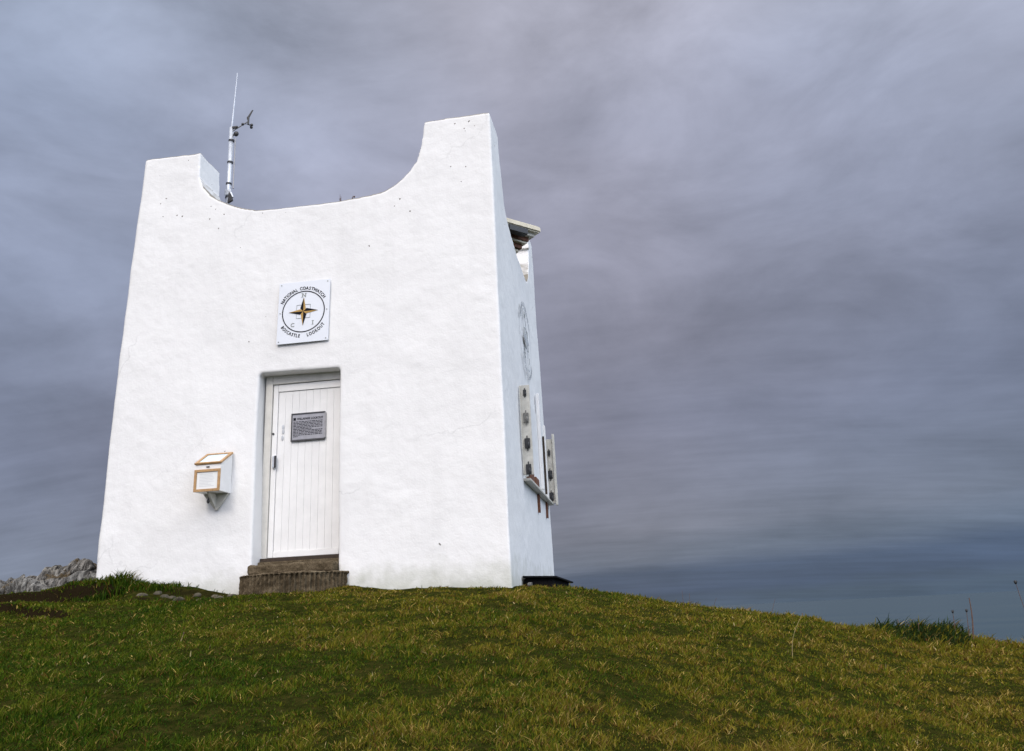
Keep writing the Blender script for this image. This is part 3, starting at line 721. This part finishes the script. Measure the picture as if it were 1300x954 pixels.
# ------------------------------------------------------------------ grass
def grass():
    nb = 900000
    t = rng.uniform(-1.02, .72, nb)
    u = rng.random(nb)
    y0, y1 = 2.7, 13.5
    # density falls with distance as y**-1.6 per unit area (area grows with y for fixed t)
    p = 0.55
    y = (y0**p + u*(y1**p - y0**p))**(1/p)
    x = t * y
    keep = np.ones(nb, bool)
    keep &= ~((x > XL-.02) & (x < XR+.02) & (y > YF-.02) & (y < YB))
    keep &= ~(((x+3.505)/.60)**2 + ((y-8.62)/.60)**2 < 1)
    keep &= ~((x > -1.3) & (x < -.94) & (y > 9.15) & (y < 11.2))
    c0 = fbm(x*9, y*9, 77, 2)
    for (l, m, h_) in ledges(x, y):
        keep &= ~((np.abs(y-l+.01) < .020+.06*c0) & (m > .4) & (rng.random(nb) < .74))
    # bare stony strip and gully by the wall
    keep &= ~((x > -5.1) & (x < -3.8) & (y > 8.0) & (y < 8.22) & (rng.random(nb) < .62))
    keep &= ~((x > -4.7) & (x < -3.8) & (y > 8.2) & (y < 8.55) & (rng.random(nb) < .93))
    for (qx, qy, qr) in ((-6.0, 8.62, .2), (-5.76, 8.62, .15), (-6.55, 8.62, .24), (-6.9, 8.5, .2)):
        keep &= ~((((x-qx)/qr)**2 + ((y-qy+.04)/(qr*.6))**2 < 1) & (rng.random(nb) < .9))
    rk = (y > 9.0) & (x < -6.1)
    keep &= ~(rk & (rng.random(nb) < .93))
    keep &= ~((y > 10.6) & (x < -.9))
    x, y, t = x[keep], y[keep], t[keep]; n = len(x)
    z = height(x, y)
    c1 = fbm(x*1.1, y*1.1, 31, 3); c2 = fbm(x*5, y*5, 33, 3); c3 = fbm(x*17, y*17, 35, 2)
    hgt = .018 + .050*np.clip(c2*1.6+c3*1.6+.18, 0, 1)
    hgt *= rng.uniform(.55, 1.35, n)
    # longer on the skyline, along the wall foot and on the mounds
    crest = sstep(8.4, 9.2, y) * (x > -1.0)
    hgt *= 1 + .25*crest + .6*crest*sstep(1.0, 2.4, x)*np.clip(.5+3*c2, 0, 1.6)
    m1 = np.exp(-(((x-2.74)/.26)**2 + ((y-9.2)/.45)**2)); m2 = np.exp(-(((x-2.3)/.2)**2 + ((y-9.3)/.4)**2)); m3 = np.exp(-(((x-3.9)/.3)**2 + ((y-9.3)/.4)**2))
    mm = np.clip(m1+m2+m3, 0, 1)
    hgt *= 1 + 1.0*mm
    foot = ((y > 8.22) & (y < 8.5) & (x > XL-.2) & (x < -4.5))
    hgt = np.where(foot, hgt*1.5 + .02 + .10*np.exp(-((x+5.35)/.14)**2), hgt)
    short = ((x > -4.1) & (x < -1.2) & (y > 7.8))
    hgt = np.where(short, hgt*.75, hgt)
    hgt = np.where(x < -5.9, hgt*.8, hgt)
    dist = np.sqrt(x*x+y*y)
    wid = (.0018 + .0011*rng.random(n)) * np.clip(dist/4.5, .8, 2.2)
    ang = rng.uniform(0, 2*PI, n)
    dead = rng.random(n) < (1 - .45*sstep(-.2, -.6, t))*np.clip(.12 + .5*c1 + 1.1*c3 + .5*c2, .02, .6)
    leanm = rng.uniform(.15, 1.1, n) + .5*dead
    lx = np.cos(ang)*leanm + .12 + .5*mm; ly = np.sin(ang)*leanm   # a little wind from the left
    fx = rng.uniform(0, 2*PI, n); wx_, wy_ = np.cos(fx)*wid, np.sin(fx)*wid
    # facing mostly the viewer so the blades read as blades
    P = np.zeros((n, 7, 3), np.float32)
    def pt(k):   # point along the blade: bends over with height
        s_ = k*hgt; return x + lx*s_*k*.75, y + ly*s_*k*.75, z - .012 + s_*(1-.25*k*np.minimum(leanm, 1.2))
    for j, (k, wf) in enumerate(((0, 1), (.45, .95), (.8, .6))):
        a, b_, c = pt(k)
        P[:, 2*j] = np.stack([a-wx_*wf, b_-wy_*wf, c], -1); P[:, 2*j+1] = np.stack([a+wx_*wf, b_+wy_*wf, c], -1)
    a, b_, c = pt(1.0); P[:, 6] = np.stack([a, b_, c], -1)
    base = (np.arange(n)*7)[:, None]
    quads = np.concatenate([base+np.array([0, 1, 3, 2]), base+np.array([2, 3, 5, 4])], 1).reshape(-1, 4)
    tris = (base+np.array([4, 5, 6]))
    loops = np.concatenate([quads.ravel(), tris.ravel()]).astype(np.int32)
    ls = np.concatenate([np.arange(len(quads))*4, len(quads)*4 + np.arange(n)*3]).astype(np.int32)
    me = bpy.data.meshes.new('grass'); me.vertices.add(n*7); me.vertices.foreach_set('co', P.ravel())
    me.loops.add(len(loops)); me.loops.foreach_set('vertex_index', loops)
    me.polygons.add(len(ls)); me.polygons.foreach_set('loop_start', ls)
    me.update()
    # each blade's own colour: fresh green, olive, yellowing, straw, dead brown
    pal = np.array([(.016, .042, .004), (.040, .074, .005), (.088, .102, .008), (.160, .132, .013), (.31, .22, .062), (.13, .066, .018)])
    f = np.clip(1.85 + 3.2*c1 + 2.2*c2 + 3.0*c3 + .35*np.clip(t+.3, -.6, .6)*2 + rng.normal(0, .8, n), 0, 3)
    f = f*(1 - .32*sstep(-.25, -.6, t))
    i0 = np.floor(f).astype(int); i1 = np.minimum(i0+1, 3); w = (f-i0)[:, None]
    colr = pal[i0]*(1-w) + pal[i1]*w
    dk = np.where(rng.random(n) < .55, 4, 5)
    colr = np.where(dead[:, None], pal[dk], colr)
    colr = np.where((mm > .5)[:, None] & (rng.random(n) < .75)[:, None], np.array([.022, .040, .010]), colr)
    straw = rng.random(n) < .004
    colr = np.where(straw[:, None], np.array([.38, .31, .15]), colr)
    colr *= rng.uniform(.55, 1.45, n)[:, None]
    ca = np.ones((n, 7, 4), np.float32); ca[:, :, :3] = colr[:, None, :]
    att = me.color_attributes.new('blade_colour', 'FLOAT_COLOR', 'POINT'); att.data.foreach_set('color', ca.ravel())
    m, nt, b = mat('grass_blade'); L = nt.links.new
    at = N(nt, 'ShaderNodeAttribute', attribute_name='blade_colour')
    L(at.outputs['Color'], b.inputs['Base Color']); b.inputs['Roughness'].default_value = .6; b.inputs['Specular IOR Level'].default_value = .04
    tl = N(nt, 'ShaderNodeBsdfTranslucent'); L(at.outputs['Color'], tl.inputs['Color'])
    ms_ = N(nt, 'ShaderNodeMixShader'); ms_.inputs[0].default_value = .3; out = nt.nodes['Material Output']
    L(b.outputs[0], ms_.inputs[1]); L(tl.outputs[0], ms_.inputs[2]); L(ms_.outputs[0], out.inputs['Surface'])
    me.materials.append(m)
    o = bpy.data.objects.new('grass', me); C.objects.link(o)
    return tag(o, 'short rough grass with straw coloured blades covering the hilltop', 'grass', None, 'stuff')
grass()

# dry stalks on the right-hand skyline and in the turf
def bez(p0, p1, bend, k): return p0.lerp(p1, k) + Vector((bend*math.sin(PI*k), 0, 0))
def stalk(x, y, h_, lean_, r, head, label, bend=0.0, m=None):
    z = float(height(x, y)) - .01
    p0 = Vector((x, y, z)); p1 = Vector((x+lean_, y, z+h_)); root = empty('dry_stalk', p0, label, 'plant')
    b = BM(); prev = p0
    for i in range(1, 7):
        q = bez(p0, p1, bend, i/6); tube(b, prev, q, r*(1-.08*(i-1)), r*(1-.08*i), 6, i == 6); prev = q
    obj('stem', b, m or M_dry, root)
    if head:
        b = BM(); ball(b, p1, head, (.75, .75, 1.1)); 
        for i in range(14):
            a = random.uniform(0, 2*PI); e = random.uniform(-.2, 1.2); d = Vector((math.cos(a)*math.cos(e), math.sin(a)*math.cos(e), math.sin(e)))
            tube(b, p1+d*head*.6, p1+d*head*1.25, head*.16, head*.03, 4)
        obj('seed_head', b, M_black if head > .013 else M_dry, root)
    return root
YR = 9.15
stalk(2.99, YR, .40, .045, .008, 0, 'thick reddish brown bare stalk standing on the right-hand grass crest', .012)
stalk(2.93, YR-.1, .27, .025, .004, .015, 'dry stalk with flat dark seed head just left of the thick bare stalk')
stalk(2.82, YR-.1, .21, .01, .004, .014, 'shorter dry stalk with drooping seed head left of the thick bare stalk')
stalk(3.60, YR, .62, -.12, .004, .018, 'tall leaning stalk with black bud at the right edge of the photo', -.02)
stalk(2.52, YR, .09, 0.01, .003, .009, 'tiny dark seed head on the left flank of the dark grass mound')
for x, h_, l_, lab in ((.33, .17, .0, 'fine upright grass stem on the skyline, left one of the close pair'), (.39, .15, .01, 'fine upright grass stem on the skyline, right one of the close pair'),
                 (.60, .13, .06, 'fine grass stem leaning right on the skyline beyond the close pair'), (1.16, .18, .07, 'isolated fine stem leaning right on the mid skyline')):
    stalk(x, YR, h_, l_, .0022, 0, lab)
stalk(.95, 6.6, .30, .11, .002, .005, 'long pale straw stem leaning right in the grass of the slope', -.03, M_drystraw)
stalk(-2.95, 5.3, .09, .03, .003, .006, 'short pale straw stem in the grass before the doorstep', 0, M_drystraw)

# ------------------------------------------------------------------ light
sun_az, sun_el = R(190), R(38)     # azimuth of the light source, clockwise from +Y
sd = Vector((math.sin(sun_az)*math.cos(sun_el), math.cos(sun_az)*math.cos(sun_el), math.sin(sun_el)))
ld = bpy.data.lights.new('sun', 'SUN'); lo = bpy.data.objects.new('sun', ld); C.objects.link(lo)
ld.energy = 1.1; ld.angle = R(14); ld.color = (1.0, .91, .79)
lo.rotation_euler = sd.to_track_quat('Z', 'Y').to_euler()

w = bpy.data.worlds.new('World'); S.world = w; w.use_nodes = True; nt = w.node_tree; L = nt.links.new
bg = nt.nodes['Background']; out = nt.nodes['World Output']
sky = N(nt, 'ShaderNodeTexSky', sky_type='NISHITA', sun_disc=False); sky.sun_elevation = sun_el; sky.sun_rotation = sun_az
L(sky.outputs[0], bg.inputs['Color']); bg.inputs['Strength'].default_value = .06
tc = N(nt, 'ShaderNodeTexCoord'); d = tc.outputs['Generated']
nrm = N(nt, 'ShaderNodeVectorMath', operation='NORMALIZE'); L(d, nrm.inputs[0])
sp = N(nt, 'ShaderNodeSeparateXYZ'); L(nrm.outputs[0], sp.inputs[0])
def mth(op, a, b_=None, c=None, clamp=False):
    n = N(nt, 'ShaderNodeMath', operation=op); n.use_clamp = clamp
    for i, v in enumerate((a, b_, c)):
        if v is None: continue
        if isinstance(v, (int, float)): n.inputs[i].default_value = v
        else: L(v, n.inputs[i])
    return n.outputs[0]
X_, Y_, Z_ = sp.outputs['X'], sp.outputs['Y'], sp.outputs['Z']
zc = mth('ADD', mth('MAXIMUM', Z_, 0.0), .20)
cu_, cv_ = mth('DIVIDE', X_, zc), mth('DIVIDE', Y_, zc)
cb = N(nt, 'ShaderNodeCombineXYZ'); L(cu_, cb.inputs[0]); L(cv_, cb.inputs[1])
def cloud(scale, sx, sy, rot, detail, rough, dist, loc=0):
    mp = N(nt, 'ShaderNodeMapping'); mp.inputs['Scale'].default_value = (sx, sy, 1); mp.inputs['Rotation'].default_value = (0, 0, rot); mp.inputs['Location'].default_value = (loc, loc*.7, 0)
    L(cb.outputs[0], mp.inputs['Vector'])
    n = N(nt, 'ShaderNodeTexNoise', Scale=scale, Detail=detail, Roughness=rough, Distortion=dist); L(mp.outputs[0], n.inputs['Vector']); return n.outputs['Fac']
c2 = cloud(2.0, .6, 1.5, R(8), 6.0, .6, .3, 7.7)
sq = N(nt, 'ShaderNodeMapping'); sq.inputs['Scale'].default_value = (1, 1, 2.2); sq.inputs['Rotation'].default_value = (0, R(9), 0); L(nrm.outputs[0], sq.inputs['Vector'])
def puff(scale, detail, rough, dist, off):
    mp = N(nt, 'ShaderNodeMapping'); mp.inputs['Location'].default_value = (off, off*.3, off*1.7); L(sq.outputs[0], mp.inputs['Vector'])
    n = N(nt, 'ShaderNodeTexNoise', Scale=scale, Detail=detail, Roughness=rough, Distortion=dist); L(mp.outputs[0], n.inputs['Vector']); return n.outputs['Fac']
c1 = puff(1.5, 8.0, .52, .35, 2.3)
c4 = puff(4.2, 9.0, .58, .5, 9.1)
c3 = puff(.9, 3.0, .5, 0.0, 5.2)
# base colour by elevation (bands of the stratus), warped a little by the cloud noise and tilted
el = mth('ADD', mth('ADD', Z_, mth('MULTIPLY', mth('SUBTRACT', c2, .5), .022)), mth('MULTIPLY', X_, -.043))
def lin(r, g, b_):
    f = lambda v: (v/255/12.92 if v/255 < .04045 else ((v/255+.055)/1.055)**2.4)
    return (f(r), f(g), f(b_))
base = ramp(nt, el, [(0.0, lin(80, 94, 112)), (.014, lin(76, 90, 115)), (.036, lin(80, 93, 118)), (.056, lin(108, 116, 134)), (.085, lin(124, 128, 144)), (.20, lin(130, 133, 152)), (.34, lin(146, 149, 168)), (.52, lin(164, 168, 188)), (.9, lin(190, 194, 208))])
# bluer towards the far left and far right, warmer in the middle
wrm = ramp(nt, mth('ADD', mth('MULTIPLY', mth('ABSOLUTE', mth('ADD', X_, .10)), 1.0), mth('MULTIPLY', mth('SUBTRACT', c3, .5), .9)), [(.15, (1.03, .995, .97)), (.45, (.93, .99, 1.03)), (.75, (.84, .97, 1.06))])
m1 = N(nt, 'ShaderNodeMix', data_type='RGBA', blend_type='MULTIPLY'); m1.inputs[0].default_value = 1; L(base.outputs[0], m1.inputs[6]); L(wrm.outputs[0], m1.inputs[7])
lowf = N(nt, 'ShaderNodeMapRange'); L(Z_, lowf.inputs['Value']); lowf.inputs['From Min'].default_value = .08; lowf.inputs['From Max'].default_value = .45; lowf.inputs['To Min'].default_value = .55; lowf.inputs['To Max'].default_value = .12
hif = N(nt, 'ShaderNodeMapRange'); L(Z_, hif.inputs['Value']); hif.inputs['From Min'].default_value = .02; hif.inputs['From Max'].default_value = .35; hif.inputs['To Min'].default_value = .25; hif.inputs['To Max'].default_value = .95
lum = mth('ADD', mth('MULTIPLY', mth('SUBTRACT', c1, .5), 1.0), mth('MULTIPLY', mth('SUBTRACT', c2, .5), lowf.outputs[0]))
lum = mth('ADD', lum, mth('MULTIPLY', mth('SUBTRACT', c4, .5), hif.outputs[0]))
c5 = cloud(9.0, .30, 1.6, R(-6), 5.0, .55, .2, 6.6)
lof = N(nt, 'ShaderNodeMapRange'); L(Z_, lof.inputs['Value']); lof.inputs['From Min'].default_value = .05; lof.inputs['From Max'].default_value = .40; lof.inputs['To Min'].default_value = .38; lof.inputs['To Max'].default_value = .06
lum = mth('ADD', lum, mth('MULTIPLY', mth('SUBTRACT', c5, .5), lof.outputs[0]))
c6 = puff(11.0, 6.0, .6, .3, 3.9)
lum = mth('ADD', lum, mth('MULTIPLY', mth('SUBTRACT', c6, .5), .26))
lum = mth('ADD', 1.0, lum)
# unseen brighter cloud overhead and behind to the right, added to light the walls
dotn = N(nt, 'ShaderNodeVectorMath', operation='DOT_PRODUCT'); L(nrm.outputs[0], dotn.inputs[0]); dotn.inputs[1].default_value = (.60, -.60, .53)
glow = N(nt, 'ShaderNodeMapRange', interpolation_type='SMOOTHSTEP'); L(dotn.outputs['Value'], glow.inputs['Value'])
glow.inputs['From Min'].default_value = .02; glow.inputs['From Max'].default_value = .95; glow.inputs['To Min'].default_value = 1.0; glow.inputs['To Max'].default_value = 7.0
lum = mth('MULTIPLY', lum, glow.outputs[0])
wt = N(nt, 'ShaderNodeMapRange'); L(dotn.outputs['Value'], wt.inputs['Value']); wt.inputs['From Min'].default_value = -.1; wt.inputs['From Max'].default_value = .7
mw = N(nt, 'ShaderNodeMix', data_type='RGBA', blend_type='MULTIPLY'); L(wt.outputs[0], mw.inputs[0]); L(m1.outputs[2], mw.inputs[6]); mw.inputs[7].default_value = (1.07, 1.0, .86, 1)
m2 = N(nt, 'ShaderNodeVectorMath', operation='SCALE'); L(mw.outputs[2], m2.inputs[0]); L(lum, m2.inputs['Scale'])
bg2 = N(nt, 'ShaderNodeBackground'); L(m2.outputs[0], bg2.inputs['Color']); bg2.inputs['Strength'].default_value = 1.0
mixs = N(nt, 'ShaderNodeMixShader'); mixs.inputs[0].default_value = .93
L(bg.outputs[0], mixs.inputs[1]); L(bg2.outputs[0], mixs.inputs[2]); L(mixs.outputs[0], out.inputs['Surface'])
